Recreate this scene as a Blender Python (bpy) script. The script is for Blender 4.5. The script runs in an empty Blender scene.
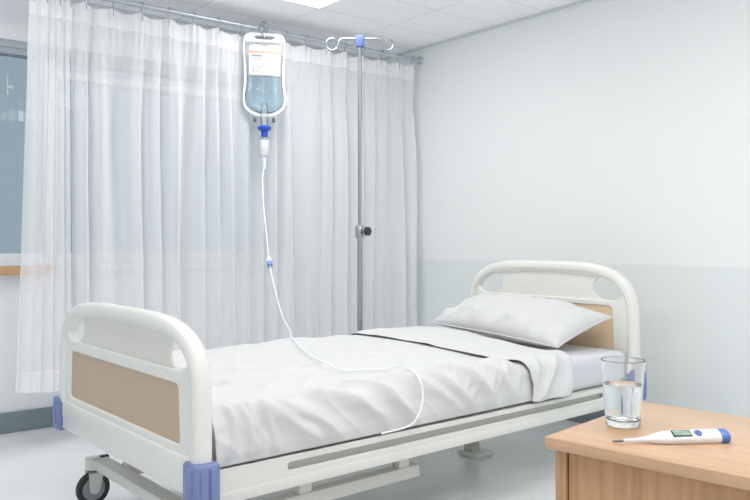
import bpy, bmesh, math, random
from mathutils import Vector, Matrix, noise
from mathutils.bvhtree import BVHTree

# ------------------------------------------------------------------ scene, camera, world, exposure
scene = bpy.context.scene
COL = scene.collection
random.seed(4)

cam_data = bpy.data.cameras.new('camera')
cam_data.sensor_width = 36.0
cam_data.lens = 769.4 / 750 * 36
cam_data.shift_y = -9.0 / 750
cam = bpy.data.objects.new('camera', cam_data)
COL.objects.link(cam)
cam.location = (-0.911, -1.8675, 0.97)
cam.rotation_euler = (math.radians(90), 0, -(math.pi / 2 - 0.893))
scene.camera = cam

world = bpy.data.worlds.new('daylight')
scene.world = world
world.use_nodes = True
bg = world.node_tree.nodes['Background']
bg.inputs[0].default_value = (0.975, 0.985, 1.0, 1)
bg.inputs[1].default_value = 1.35

vs = scene.view_settings
vs.view_transform = 'Standard'
vs.look = 'None'
vs.gamma = 1
vs.use_curve_mapping = False
vs.exposure = 0.40
scene.cycles.use_denoising = True
scene.cycles.transparent_max_bounces = 24
scene.cycles.max_bounces = 16
scene.cycles.transmission_bounces = 16
scene.cycles.diffuse_bounces = 10

CEIL = 2.251
XW = 2.525      # wall behind the headboard
YW = 2.332      # window wall
YR = 1.918      # curtain rail
TILT = 0.0271   # the bed stands a touch off square

def area_lamp(name, loc, size, power, color=(1, 1, 1)):
    d = bpy.data.lights.new(name, 'AREA')
    d.shape = 'RECTANGLE'
    d.size, d.size_y = size
    d.energy = power
    d.color = color
    o = bpy.data.objects.new(name, d)
    o.location = loc
    COL.objects.link(o)
    return o

# lamp of the visible ceiling panel, then unseen lamps added to light the room
LAMP_SPOTS = [(1.25, 1.25), (-0.31, 1.25), (1.25, -0.6), (-0.31, -0.6), (1.25, -1.71), (-0.31, -1.71)]
for i, (px, py) in enumerate(LAMP_SPOTS):
    area_lamp('panel_and_fill_lamp', (px, py, CEIL - 0.012), (0.5, 0.70), 6.3, (1.0, 0.975, 0.965))

# ------------------------------------------------------------------ helpers
def lin(c):
    return tuple(((v / 255) / 12.92 if v / 255 <= 0.04045 else ((v / 255 + 0.055) / 1.055) ** 2.4) for v in c)

def nodes_of(name):
    m = bpy.data.materials.new(name)
    m.use_nodes = True
    nt = m.node_tree
    return m, nt, nt.nodes['Principled BSDF']

def mat(name, rgb, rough=0.5, metal=0.0, var=0.03, scale=6.0, bump=0.0, bscale=60.0, spec=0.5, stretch=None, coat=0.0):
    m, nt, p = nodes_of(name)
    c = lin(rgb)
    p.inputs['Roughness'].default_value = rough
    p.inputs['Metallic'].default_value = metal
    p.inputs['Specular IOR Level'].default_value = spec
    p.inputs['Coat Weight'].default_value = coat
    tc = nt.nodes.new('ShaderNodeTexCoord')
    vec = tc.outputs['Object']
    if stretch:
        mp = nt.nodes.new('ShaderNodeMapping')
        mp.inputs['Scale'].default_value = stretch
        nt.links.new(vec, mp.inputs[0])
        vec = mp.outputs[0]
    nz = nt.nodes.new('ShaderNodeTexNoise')
    nz.inputs['Scale'].default_value = scale
    nz.inputs['Detail'].default_value = 4
    nt.links.new(vec, nz.inputs['Vector'])
    r = nt.nodes.new('ShaderNodeValToRGB')
    r.color_ramp.elements[0].position = 0.3
    r.color_ramp.elements[1].position = 0.7
    r.color_ramp.elements[0].color = (*[max(0, v * (1 - var)) for v in c], 1)
    r.color_ramp.elements[1].color = (*[min(1, v * (1 + var)) for v in c], 1)
    nt.links.new(nz.outputs[0], r.inputs[0])
    nt.links.new(r.outputs[0], p.inputs['Base Color'])
    if bump:
        n2 = nt.nodes.new('ShaderNodeTexNoise')
        n2.inputs['Scale'].default_value = bscale
        nt.links.new(vec, n2.inputs['Vector'])
        b = nt.nodes.new('ShaderNodeBump')
        b.inputs['Strength'].default_value = bump
        b.inputs['Distance'].default_value = 0.002
        nt.links.new(n2.outputs[0], b.inputs['Height'])
        nt.links.new(b.outputs[0], p.inputs['Normal'])
    return m

def wood(name, light, dark, grain_axis='x', rough=0.4, scale=1.0):
    m, nt, p = nodes_of(name)
    tc = nt.nodes.new('ShaderNodeTexCoord')
    mp = nt.nodes.new('ShaderNodeMapping')
    s = {'x': (1.2, 22, 22), 'y': (22, 1.2, 22), 'z': (22, 22, 1.2)}[grain_axis]
    mp.inputs['Scale'].default_value = [v * scale for v in s]
    nt.links.new(tc.outputs['Object'], mp.inputs[0])
    nz = nt.nodes.new('ShaderNodeTexNoise')
    nz.inputs['Scale'].default_value = 3.0
    nz.inputs['Detail'].default_value = 6
    nz.inputs['Distortion'].default_value = 0.6
    nt.links.new(mp.outputs[0], nz.inputs['Vector'])
    r = nt.nodes.new('ShaderNodeValToRGB')
    r.color_ramp.elements[0].position = 0.32
    r.color_ramp.elements[1].position = 0.66
    r.color_ramp.elements[0].color = (*lin(dark), 1)
    r.color_ramp.elements[1].color = (*lin(light), 1)
    nt.links.new(nz.outputs[0], r.inputs[0])
    nt.links.new(r.outputs[0], p.inputs['Base Color'])
    p.inputs['Roughness'].default_value = rough
    return m

def mix_sheer(name, rgb, clear, band_clear, z_head, z_hem):
    """sheer cloth: partly see-through, partly diffuse and translucent; the doubled header and hem are denser"""
    m, nt, p = nodes_of(name)
    out = nt.nodes['Material Output']
    nt.nodes.remove(p)
    d = nt.nodes.new('ShaderNodeBsdfDiffuse')
    t = nt.nodes.new('ShaderNodeBsdfTranslucent')
    tr = nt.nodes.new('ShaderNodeBsdfTransparent')
    d.inputs[0].default_value = (*lin(rgb), 1)
    t.inputs[0].default_value = (*lin(rgb), 1)
    m1 = nt.nodes.new('ShaderNodeMixShader')
    m1.inputs[0].default_value = 0.22
    nt.links.new(d.outputs[0], m1.inputs[1])
    nt.links.new(t.outputs[0], m1.inputs[2])
    geo = nt.nodes.new('ShaderNodeTexCoord')
    sep = nt.nodes.new('ShaderNodeSeparateXYZ')
    nt.links.new(geo.outputs['Object'], sep.inputs[0])
    gt = nt.nodes.new('ShaderNodeMath'); gt.operation = 'GREATER_THAN'; gt.inputs[1].default_value = z_head
    lt = nt.nodes.new('ShaderNodeMath'); lt.operation = 'LESS_THAN'; lt.inputs[1].default_value = z_hem
    nt.links.new(sep.outputs[2], gt.inputs[0]); nt.links.new(sep.outputs[2], lt.inputs[0])
    ad = nt.nodes.new('ShaderNodeMath'); ad.operation = 'MAXIMUM'
    nt.links.new(gt.outputs[0], ad.inputs[0]); nt.links.new(lt.outputs[0], ad.inputs[1])
    mr = nt.nodes.new('ShaderNodeMapRange')
    mr.inputs[3].default_value = clear
    mr.inputs[4].default_value = band_clear
    nt.links.new(ad.outputs[0], mr.inputs[0])
    # the weave closes up where the cloth is seen edge-on
    lw = nt.nodes.new('ShaderNodeLayerWeight'); lw.inputs[0].default_value = 0.45
    inv = nt.nodes.new('ShaderNodeMath'); inv.operation = 'SUBTRACT'; inv.inputs[0].default_value = 1.0
    nt.links.new(lw.outputs['Facing'], inv.inputs[1])
    mul = nt.nodes.new('ShaderNodeMath'); mul.operation = 'MULTIPLY'
    nt.links.new(mr.outputs[0], mul.inputs[0]); nt.links.new(inv.outputs[0], mul.inputs[1])
    m2 = nt.nodes.new('ShaderNodeMixShader')
    nt.links.new(mul.outputs[0], m2.inputs[0])
    nt.links.new(m1.outputs[0], m2.inputs[1])
    nt.links.new(tr.outputs[0], m2.inputs[2])
    nt.links.new(m2.outputs[0], out.inputs[0])
    return m

def clear_film(name, rgb, clear, gloss=0.15, rough=0.08):
    """thin clear plastic or a tinted pane: see-through, a little milky, a little shiny"""
    m, nt, p = nodes_of(name)
    out = nt.nodes['Material Output']
    nt.nodes.remove(p)
    tr = nt.nodes.new('ShaderNodeBsdfTransparent'); tr.inputs[0].default_value = (*lin(rgb), 1)
    d = nt.nodes.new('ShaderNodeBsdfDiffuse'); d.inputs[0].default_value = (*lin(rgb), 1)
    g = nt.nodes.new('ShaderNodeBsdfGlossy'); g.inputs['Roughness'].default_value = rough
    a = nt.nodes.new('ShaderNodeMixShader'); a.inputs[0].default_value = clear
    nt.links.new(d.outputs[0], a.inputs[1]); nt.links.new(tr.outputs[0], a.inputs[2])
    lw = nt.nodes.new('ShaderNodeFresnel'); lw.inputs[0].default_value = 1.0 + gloss * 3
    b = nt.nodes.new('ShaderNodeMixShader')
    nt.links.new(lw.outputs[0], b.inputs[0])
    nt.links.new(a.outputs[0], b.inputs[1]); nt.links.new(g.outputs[0], b.inputs[2])
    nt.links.new(b.outputs[0], out.inputs[0])
    return m

def glass(name, ior, rgb=(255, 255, 255)):
    m, nt, p = nodes_of(name)
    out = nt.nodes['Material Output']
    nt.nodes.remove(p)
    g = nt.nodes.new('ShaderNodeBsdfGlass')
    g.inputs['Color'].default_value = (*lin(rgb), 1)
    g.inputs['Roughness'].default_value = 0.0
    g.inputs['IOR'].default_value = ior
    nt.links.new(g.outputs[0], out.inputs[0])
    return m

def link_mesh(name, me, m=None, parent=None, smooth=None):
    o = bpy.data.objects.new(name, me)
    COL.objects.link(o)
    if m is not None:
        me.materials.append(m)
    if parent is not None:
        o.parent = parent
    if smooth is not None and len(me.polygons):
        me.polygons.foreach_set('use_smooth', [True] * len(me.polygons))
        if smooth < 180:
            bm = bmesh.new(); bm.from_mesh(me)
            lim = math.radians(smooth)
            for e in bm.edges:
                e.smooth = len(e.link_faces) == 2 and e.calc_face_angle(0) < lim
            bm.to_mesh(me); bm.free()
    me.update()
    return o

def obj(name, bm, m=None, parent=None, smooth=35):
    bmesh.ops.recalc_face_normals(bm, faces=bm.faces[:])
    me = bpy.data.meshes.new(name)
    bm.to_mesh(me); bm.free()
    return link_mesh(name, me, m, parent, smooth)

def tag(o, label=None, cat=None, group=None, kind=None):
    if label: o['label'] = label
    if cat: o['category'] = cat
    if group: o['group'] = group
    if kind: o['kind'] = kind
    return o

def empty(name, loc=(0, 0, 0), rz=0.0):
    o = bpy.data.objects.new(name, None)
    o.empty_display_size = 0.1
    o.location = loc
    o.rotation_euler = (0, 0, rz)
    COL.objects.link(o)
    return o

def add_box(bm, lo, hi, bevel=0.0, seg=2, mtx=None):
    t = bmesh.new()
    bmesh.ops.create_cube(t, size=1)
    for v in t.verts:
        v.co = Vector([lo[i] + (v.co[i] + 0.5) * (hi[i] - lo[i]) for i in range(3)])
    if bevel:
        bmesh.ops.bevel(t, geom=t.edges[:], offset=bevel, segments=seg, affect='EDGES', profile=0.5)
    if mtx is not None:
        bmesh.ops.transform(t, matrix=mtx, verts=t.verts[:])
    merge(bm, t)

def merge(bm, t):
    me = bpy.data.meshes.new('tmp'); t.to_mesh(me); t.free()
    bm.from_mesh(me); bpy.data.meshes.remove(me)

def box(name, lo, hi, m, parent=None, bevel=0.003, seg=2):
    bm = bmesh.new(); add_box(bm, lo, hi, bevel, seg)
    return obj(name, bm, m, parent)

def add_sweep(bm, path, rads, seg=12, closed=False, cap=True, up=None, section=None):
    """tube along a path; rads: one radius, a list, or (a, b) pairs for an elliptic section"""
    pts = [Vector(p) for p in path]
    n = len(pts)
    rings = []
    nrm = None
    for i in range(n):
        a = pts[i - 1] if (i > 0 or closed) else pts[0]
        b = pts[(i + 1) % n] if (i < n - 1 or closed) else pts[-1]
        t = (b - a).normalized()
        if up is not None:
            nn = Vector(up) - t * t.dot(Vector(up))
        elif nrm is None:
            ref = Vector((0, 0, 1)) if abs(t.z) < 0.9 else Vector((1, 0, 0))
            nn = ref - t * t.dot(ref)
        else:
            nn = nrm - t * t.dot(nrm)
        nn.normalize(); nrm = nn
        bn = t.cross(nn)
        r = rads[i] if isinstance(rads, list) else rads
        ra, rb = r if isinstance(r, tuple) else (r, r)
        ring = []
        for k in range(seg):
            th = 2 * math.pi * k / seg
            c, s = math.cos(th), math.sin(th)
            if section:
                c, s = section(th)
            ring.append(bm.verts.new(pts[i] + nn * c * ra + bn * s * rb))
        rings.append(ring)
    m = n if closed else n - 1
    for i in range(m):
        A, B = rings[i], rings[(i + 1) % n]
        for k in range(seg):
            bm.faces.new((A[k], A[(k + 1) % seg], B[(k + 1) % seg], B[k]))
    if cap and not closed:
        bm.faces.new(rings[0][::-1]); bm.faces.new(rings[-1])

def tube(name, path, r, m, parent=None, seg=12, closed=False, up=None, section=None):
    bm = bmesh.new(); add_sweep(bm, path, r, seg, closed, True, up, section)
    return obj(name, bm, m, parent, 50)

def add_lathe(bm, prof, seg=32, origin=(0, 0, 0), mtx=None, closed=False):
    t = bmesh.new()
    rings = []
    for r, z in prof:
        if r < 1e-6:
            rings.append([t.verts.new((0, 0, z))])
        else:
            rings.append([t.verts.new((r * math.cos(2 * math.pi * k / seg), r * math.sin(2 * math.pi * k / seg), z)) for k in range(seg)])
    seq = list(zip(rings, rings[1:]))
    if closed: seq.append((rings[-1], rings[0]))
    for A, B in seq:
        for k in range(seg):
            a, b = A[k % len(A)], A[(k + 1) % len(A)]
            c, d = B[(k + 1) % len(B)], B[k % len(B)]
            vs_ = []
            for v in (a, b, c, d):
                if v not in vs_: vs_.append(v)
            if len(vs_) > 2: t.faces.new(vs_)
    if mtx is not None: bmesh.ops.transform(t, matrix=mtx, verts=t.verts[:])
    bmesh.ops.translate(t, vec=Vector(origin), verts=t.verts[:])
    merge(bm, t)

def lathe(name, prof, m, parent=None, seg=32, origin=(0, 0, 0), mtx=None, smooth=40):
    bm = bmesh.new(); add_lathe(bm, prof, seg, origin, mtx)
    return obj(name, bm, m, parent, smooth)

def smooth_path(P, per=8, closed=False):
    P = [Vector(p) for p in P]
    out = []
    n = len(P)
    for i in range(n if closed else n - 1):
        g = (lambda k: P[k % n]) if closed else (lambda k: P[max(0, min(n - 1, k))])
        a, b, c, d = g(i - 1), g(i), g(i + 1), g(i + 2)
        for k in range(per):
            t = k / per
            out.append(0.5 * ((2 * b) + (c - a) * t + (2 * a - 5 * b + 4 * c - d) * t * t + (3 * b - a - 3 * c + d) * t ** 3))
    if not closed: out.append(P[-1])
    return out

def round_poly(pts, rad, seg=8):
    """2D polygon with rounded corners"""
    n = len(pts); out = []
    for i in range(n):
        p = Vector(pts[i]); a = Vector(pts[i - 1]); b = Vector(pts[(i + 1) % n])
        r = rad[i] if isinstance(rad, (list, tuple)) else rad
        if r <= 0: out.append(tuple(p)); continue
        da, db = (a - p), (b - p)
        ra = min(r, da.length * 0.49); rb = min(r, db.length * 0.49)
        s, e = p + da.normalized() * ra, p + db.normalized() * rb
        for k in range(seg + 1):
            t = k / seg
            out.append(tuple(s * (1 - t) ** 2 + p * 2 * t * (1 - t) + e * t * t))
    return out

def plate_mesh(loops, thick, bevel=0.003):
    """flat plate with holes from closed 2D loops, as a mesh lying in XY with its thickness along Z"""
    cu = bpy.data.curves.new('tmp', 'CURVE')
    cu.dimensions = '2D'; cu.fill_mode = 'BOTH'
    cu.extrude = max(0.0002, thick / 2 - bevel); cu.bevel_depth = bevel; cu.bevel_resolution = 2
    cu.offset = -bevel
    for L in loops:
        s = cu.splines.new('POLY'); s.points.add(len(L) - 1); s.use_cyclic_u = True
        for p, q in zip(s.points, L): p.co = (q[0], q[1], 0, 1)
    o = bpy.data.objects.new('tmp', cu); COL.objects.link(o)
    dg = bpy.context.evaluated_depsgraph_get(); dg.update()
    me = bpy.data.meshes.new_from_object(o.evaluated_get(dg))
    bpy.data.objects.remove(o); bpy.data.curves.remove(cu)
    me.materials.clear()
    return me

YZ = Matrix(((0, 0, 1, 0), (1, 0, 0, 0), (0, 1, 0, 0), (0, 0, 0, 1)))   # plate (a,b) -> y,z ; thickness -> x
XZ = Matrix(((1, 0, 0, 0), (0, 0, -1, 0), (0, 1, 0, 0), (0, 0, 0, 1)))  # plate (a,b) -> x,z ; thickness -> -y

def plate(name, loops, thick, m, mtx, offset, parent=None, bevel=0.003):
    me = plate_mesh(loops, thick, bevel)
    me.transform(mtx); me.transform(Matrix.Translation(offset))
    return link_mesh(name, me, m, parent, 40)

def oval(cx, cz, a, b, n=2.4, seg=36, rot=0.0):
    out = []
    for k in range(seg):
        t = 2 * math.pi * k / seg
        c, s = math.cos(t), math.sin(t)
        x = a * math.copysign(abs(c) ** (2 / n), c); z = b * math.copysign(abs(s) ** (2 / n), s)
        out.append((cx + x * math.cos(rot) - z * math.sin(rot), cz + x * math.sin(rot) + z * math.cos(rot)))
    return out

def sm(a, b, x):
    t = max(0.0, min(1.0, (x - a) / (b - a)))
    return t * t * (3 - 2 * t)

def nz(x, y, z=0.0):
    return noise.noise(Vector((x, y, z)))

def ridge(x, y, z=0.0):
    return 1 - abs(noise.noise(Vector((x, y, z)))) * 2

# ------------------------------------------------------------------ materials
M = {}
M['plastic'] = mat('cream plastic', (231, 232, 226), 0.32, var=0.01, spec=0.5)
M['recess'] = mat('grey plastic', (225, 225, 217), 0.42, var=0.01)
M['tan'] = mat('tan laminate', (196, 175, 152), 0.5, var=0.02, scale=3)
M['tan_light'] = mat('light maple laminate', (228, 205, 174), 0.5, var=0.03, scale=3, stretch=(1, 1, 8))
M['blue'] = mat('blue plastic', (118, 134, 178), 0.35, var=0.01)
M['hub_blue'] = mat('drip stand blue plastic', (92, 110, 170), 0.4, var=0.01)
M['metal_paint'] = mat('ivory painted steel', (224, 225, 219), 0.38, var=0.01)
M['groove'] = mat('grey painted steel', (188, 190, 184), 0.5, var=0.01)
M['steel'] = mat('brushed steel', (168, 174, 180), 0.28, metal=1.0, var=0.02)
M['dark_steel'] = mat('dark steel', (140, 144, 148), 0.3, metal=1.0, var=0.02)
M['rail'] = mat('rail aluminium', (196, 202, 208), 0.35, metal=0.7, var=0.02)
M['rubber'] = mat('dark rubber', (52, 58, 62), 0.6)
M['wheel_grey'] = mat('grey wheel disc', (158, 166, 170), 0.45)
M['linen'] = mat('white cotton', (217, 218, 218), 0.85, var=0.006, spec=0.15, bump=0.08, bscale=400)
M['linen_cool'] = mat('white cotton sheet', (216, 217, 222), 0.85, var=0.006, spec=0.15, bump=0.08, bscale=400)
M['black'] = mat('black plastic', (40, 42, 46), 0.4)
M['wall_paint'] = mat('wall paint', (238, 240, 242), 0.7, var=0.012, scale=1.2, spec=0.25)
M['wall_window'] = mat('window wall paint', (236, 239, 242), 0.7, var=0.01, scale=1.2, spec=0.25)
M['skirting'] = mat('blue grey vinyl skirting', (126, 140, 148), 0.4, var=0.02)
M['white_frame'] = mat('white window frame', (230, 234, 238), 0.4, var=0.01)
M['grey_frame'] = mat('grey window head', (176, 184, 192), 0.5, var=0.01)
M['ceil_trim'] = mat('ceiling edge trim', (212, 219, 224), 0.5, var=0.01)
M['sill'] = wood('sill wood', (214, 178, 132), (192, 150, 104), 'x', 0.45)
M['top_wood'] = wood('cabinet top beech', (212, 176, 141), (199, 161, 126), 'y', 0.28, 0.8)
M['side_wood'] = wood('cabinet side beech', (198, 156, 116), (178, 136, 98), 'z', 0.4)
M['hollow'] = mat('dark joint', (110, 78, 52), 0.7)
M['pane'] = clear_film('blue window glass', (174, 186, 192), 0.90, 0.15, 0.02)
M['film'] = clear_film('clear bag film', (253, 254, 254), 0.92, 0.10)
M['seam'] = clear_film('white welded bag seam', (250, 252, 254), 0.25, 0.12, 0.2)
M['saline'] = clear_film('clear saline', (232, 245, 251), 0.97, 0.12, 0.03)
M['tubing'] = mat('white tubing', (246, 248, 250), 0.3, var=0.0)
M['label'] = mat('label paper', (248, 248, 250), 0.6, var=0.0)
M['pink'] = mat('label pink band', (240, 178, 164), 0.6, var=0.0)
M['ink'] = mat('label ink', (130, 140, 158), 0.6, var=0.0)
M['ink_pale'] = mat('pale label ink', (150, 158, 172), 0.6, var=0.0)
M['cap_blue'] = mat('royal blue plastic', (44, 84, 190), 0.3, var=0.0)
M['clamp_blue'] = mat('clamp blue plastic', (120, 160, 214), 0.35, var=0.0)
M['nub'] = mat('grey port plug', (96, 108, 116), 0.4)
M['glass'] = glass('tumbler glass', 1.45)
M['water'] = glass('water', 1.33, (250, 253, 254))
M['thermo_white'] = mat('white plastic', (246, 247, 250), 0.25, var=0.0)
M['thermo_blue'] = mat('blue cap plastic', (84, 124, 198), 0.3, var=0.0)
M['lcd'] = mat('lcd screen', (140, 168, 146), 0.25, var=0.02)
M['lcd_frame'] = mat('lcd bezel', (52, 70, 76), 0.35, var=0.0)
M['sheer'] = mix_sheer('sheer white curtain', (253, 253, 254), 0.42, 0.12, 2.03, 0.36)
M['sheer_dense'] = mix_sheer('denser sheer curtain', (252, 252, 253), 0.40, 0.10, 2.03, 0.36)

def floor_mat():
    m, nt, p = nodes_of('polished vinyl floor')
    tc = nt.nodes.new('ShaderNodeTexCoord')
    n = nt.nodes.new('ShaderNodeTexNoise'); n.inputs['Scale'].default_value = 2.2; n.inputs['Detail'].default_value = 3
    nt.links.new(tc.outputs['Object'], n.inputs['Vector'])
    r = nt.nodes.new('ShaderNodeValToRGB')
    r.color_ramp.elements[0].position = 0.35; r.color_ramp.elements[1].position = 0.65
    r.color_ramp.elements[0].color = (*lin((228, 230, 232)), 1)
    r.color_ramp.elements[1].color = (*lin((238, 239, 240)), 1)
    nt.links.new(n.outputs[0], r.inputs[0]); nt.links.new(r.outputs[0], p.inputs['Base Color'])
    p.inputs['Roughness'].default_value = 0.16
    p.inputs['Specular IOR Level'].default_value = 0.5
    return m
M['floor'] = floor_mat()

def dado_mat():
    """wall paint with a slightly bluer dado below 0.852 m"""
    m, nt, p = nodes_of('two tone wall paint')
    tc = nt.nodes.new('ShaderNodeTexCoord')
    sep = nt.nodes.new('ShaderNodeSeparateXYZ')
    nt.links.new(tc.outputs['Object'], sep.inputs[0])
    st = nt.nodes.new('ShaderNodeMath'); st.operation = 'GREATER_THAN'; st.inputs[1].default_value = 0.852
    nt.links.new(sep.outputs[2], st.inputs[0])
    n = nt.nodes.new('ShaderNodeTexNoise'); n.inputs['Scale'].default_value = 1.5
    nt.links.new(tc.outputs['Object'], n.inputs['Vector'])
    mx = nt.nodes.new('ShaderNodeMix'); mx.data_type = 'RGBA'
    mx.inputs[6].default_value = (*lin((229, 235, 235)), 1)
    mx.inputs[7].default_value = (*lin((238, 242, 241)), 1)
    nt.links.new(st.outputs[0], mx.inputs[0])
    nt.links.new(mx.outputs[2], p.inputs['Base Color'])
    p.inputs['Roughness'].default_value = 0.65
    p.inputs['Specular IOR Level'].default_value = 0.25
    return m
M['dado'] = dado_mat()

def ceiling_mat():
    """mineral tiles 0.52 x 0.37 with thin joints"""
    m, nt, p = nodes_of('ceiling tiles')
    tc = nt.nodes.new('ShaderNodeTexCoord')
    sep = nt.nodes.new('ShaderNodeSeparateXYZ')
    nt.links.new(tc.outputs['Object'], sep.inputs[0])
    outs = []
    for ax, o0, pitch in ((0, 1.51, 0.52), (1, 1.62, 0.37)):
        s = nt.nodes.new('ShaderNodeMath'); s.operation = 'SUBTRACT'; s.inputs[1].default_value = o0 - 20 * pitch
        d = nt.nodes.new('ShaderNodeMath'); d.operation = 'MODULO'; d.inputs[1].default_value = pitch
        a = nt.nodes.new('ShaderNodeMath'); a.operation = 'SUBTRACT'; a.inputs[1].default_value = pitch / 2
        b = nt.nodes.new('ShaderNodeMath'); b.operation = 'ABSOLUTE'
        c = nt.nodes.new('ShaderNodeMath'); c.operation = 'GREATER_THAN'; c.inputs[1].default_value = pitch / 2 - 0.006
        nt.links.new(sep.outputs[ax], s.inputs[0]); nt.links.new(s.outputs[0], d.inputs[0]); nt.links.new(d.outputs[0], a.inputs[0])
        nt.links.new(a.outputs[0], b.inputs[0]); nt.links.new(b.outputs[0], c.inputs[0]); outs.append(c)
    mxm = nt.nodes.new('ShaderNodeMath'); mxm.operation = 'MAXIMUM'
    nt.links.new(outs[0].outputs[0], mxm.inputs[0]); nt.links.new(outs[1].outputs[0], mxm.inputs[1])
    mx = nt.nodes.new('ShaderNodeMix'); mx.data_type = 'RGBA'
    mx.inputs[6].default_value = (*lin((250, 250, 251)), 1)
    mx.inputs[7].default_value = (*lin((232, 235, 237)), 1)
    nt.links.new(mxm.outputs[0], mx.inputs[0]); nt.links.new(mx.outputs[2], p.inputs['Base Color'])
    p.inputs['Roughness'].default_value = 0.9
    p.inputs['Specular IOR Level'].default_value = 0.1
    return m
M['ceiling'] = ceiling_mat()

def lamp_mat():
    m, nt, p = nodes_of('lit diffuser')
    p.inputs['Base Color'].default_value = (1, 1, 1, 1)
    p.inputs['Emission Color'].default_value = (1, 0.99, 0.97, 1)
    p.inputs['Emission Strength'].default_value = 1.6
    return m
M['lamp'] = lamp_mat()

# ------------------------------------------------------------------ room shell
def struct(o):
    o['kind'] = 'structure'
    return o

X0, Y0 = -1.9, -2.6
struct(box('floor', (X0, Y0, -0.06), (XW + 0.12, YW + 0.12, 0), M['floor'], None, 0))
struct(box('ceiling', (X0, Y0, CEIL), (XW + 0.12, YW + 0.12, CEIL + 0.08), M['ceiling'], None, 0))
struct(box('wall_front', (X0, Y0 - 0.12, 0), (XW + 0.12, Y0, CEIL), M['wall_paint'], None, 0))
struct(box('wall_left', (X0 - 0.12, Y0 - 0.12, 0), (X0, YW + 0.12, CEIL), M['wall_paint'], None, 0))
struct(box('wall_right', (XW, Y0, 0), (XW + 0.12, YW + 0.12, CEIL), M['dado'], None, 0))

WL, WR, WB, WT = -1.3, 1.80, 0.845, 1.992     # window opening
bm = bmesh.new()
add_box(bm, (X0, YW, 0), (XW, YW + 0.12, WB))
add_box(bm, (X0, YW, WT), (XW, YW + 0.12, CEIL))
add_box(bm, (X0, YW, WB), (WL, YW + 0.12, WT))
add_box(bm, (WR, YW, WB), (XW, YW + 0.12, WT))
struct(obj('wall_back', bm, M['wall_window']))

win = struct(empty('window_1', (0, YW, WB)))
win.location = (0, 0, 0)
bm = bmesh.new()
for lo, hi in (((WL, YW + 0.03, WB), (WR, YW + 0.09, WB + 0.062)),
               ((WL, YW + 0.03, WB + 0.062), (WL + 0.05, YW + 0.09, 1.92)), ((WR - 0.05, YW + 0.03, WB + 0.062), (WR, YW + 0.09, 1.832)),
               ((0.27, YW + 0.02, WB), (0.33, YW + 0.09, WT)), ((1.02, YW + 0.034, WB + 0.062), (1.06, YW + 0.086, 1.832)),
               ((0.33, YW + 0.012, 1.832), (WR, YW + 0.09, 1.872))):
    add_box(bm, lo, hi, 0.004)
obj('frame', bm, M['white_frame'], win)
bm = bmesh.new()
add_box(bm, (WL, YW + 0.015, 1.925), (WR, YW + 0.10, WT), 0.003)
add_box(bm, (WL, YW + 0.005, 1.955), (WR, YW + 0.10, WT), 0.003)
obj('header', bm, M['grey_frame'], win)
bm = bmesh.new()
add_box(bm, (WL + 0.04, YW + 0.055, WB + 0.05), (WR - 0.04, YW + 0.061, 1.93))
obj('pane', bm, M['pane'], win)
bm = bmesh.new()
add_box(bm, (0.090, YW + 0.042, 1.715), (0.096, YW + 0.056, 1.815), 0.003)
add_box(bm, (0.088, YW + 0.036, 1.755), (0.115, YW + 0.045, 1.764), 0.003)
add_box(bm, (0.110, YW + 0.036, 1.748), (0.116, YW + 0.045, 1.768), 0.003)
obj('window_handle', bm, M['white_frame'], win)
box('window_sill', (0.30, YW - 0.05, WB - 0.03), (WR + 0.04, YW + 0.04, WB - 0.002), M['white_frame'], win, 0.004)
box('window_sill', (WL - 0.05, YW - 0.06, WB - 0.045), (0.30, YW + 0.04, WB - 0.002), M['sill'], win, 0.004)

struct(box('baseboard_back', (X0, YW - 0.016, 0.0), (XW, YW, 0.104), M['skirting'], None, 0.003))
struct(box('baseboard_right', (XW - 0.016, Y0, 0.0), (XW, YW - 0.016, 0.104), M['skirting'], None, 0.003))
struct(box('trim_1', (XW - 0.016, Y0, CEIL - 0.012), (XW, YW, CEIL), M['ceil_trim'], None, 0.002))
struct(box('trim_2', (X0, YW - 0.016, CEIL - 0.012), (XW - 0.016, YW, CEIL), M['ceil_trim'], None, 0.002))

# the one ceiling light panel with a fixture
def make_panel():
    r = empty('ceiling_light', (0, 0, CEIL))
    bm = bmesh.new()
    for lo, hi in (((-0.26, -0.37, -0.008), (0.26, -0.355, 0.0)), ((-0.26, 0.355, -0.008), (0.26, 0.37, 0.0)),
                   ((-0.26, -0.355, -0.008), (-0.245, 0.355, 0.0)), ((0.245, -0.355, -0.008), (0.26, 0.355, 0.0))):
        add_box(bm, lo, hi)
    obj('trim_frame', bm, M['white_frame'], r)
    box('diffuser', (-0.245, -0.355, -0.005), (0.245, 0.355, 0.0), M['lamp'], r, 0)
    return r
for i, (px, py) in enumerate(LAMP_SPOTS[:1]):
    r = make_panel()
    r.location = (px, py, CEIL)
    tag(r, 'white glowing ceiling light panel above the curtain rail', 'ceiling light')

# ------------------------------------------------------------------ hospital bed
bed = empty('hospital_bed', (0, 0, 0), TILT)
tag(bed, 'cream hospital bed with tan panels, blue corner bumpers and a caster', 'bed')

def board_outline(y0, y1, zb, zt, zm, n=4.0, seg=40, inset=0.0):
    c, a, b = (y0 + y1) / 2, (y1 - y0) / 2 - inset, zt - zm - inset
    arch = []
    for k in range(seg + 1):
        t = math.pi * k / seg
        cs, sn = math.cos(t), math.sin(t)
        arch.append((c + a * math.copysign(abs(cs) ** (2 / n), cs), zm + b * sn ** (2 / n)))
    return arch   # from y1 side over the top to the y0 side

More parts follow.
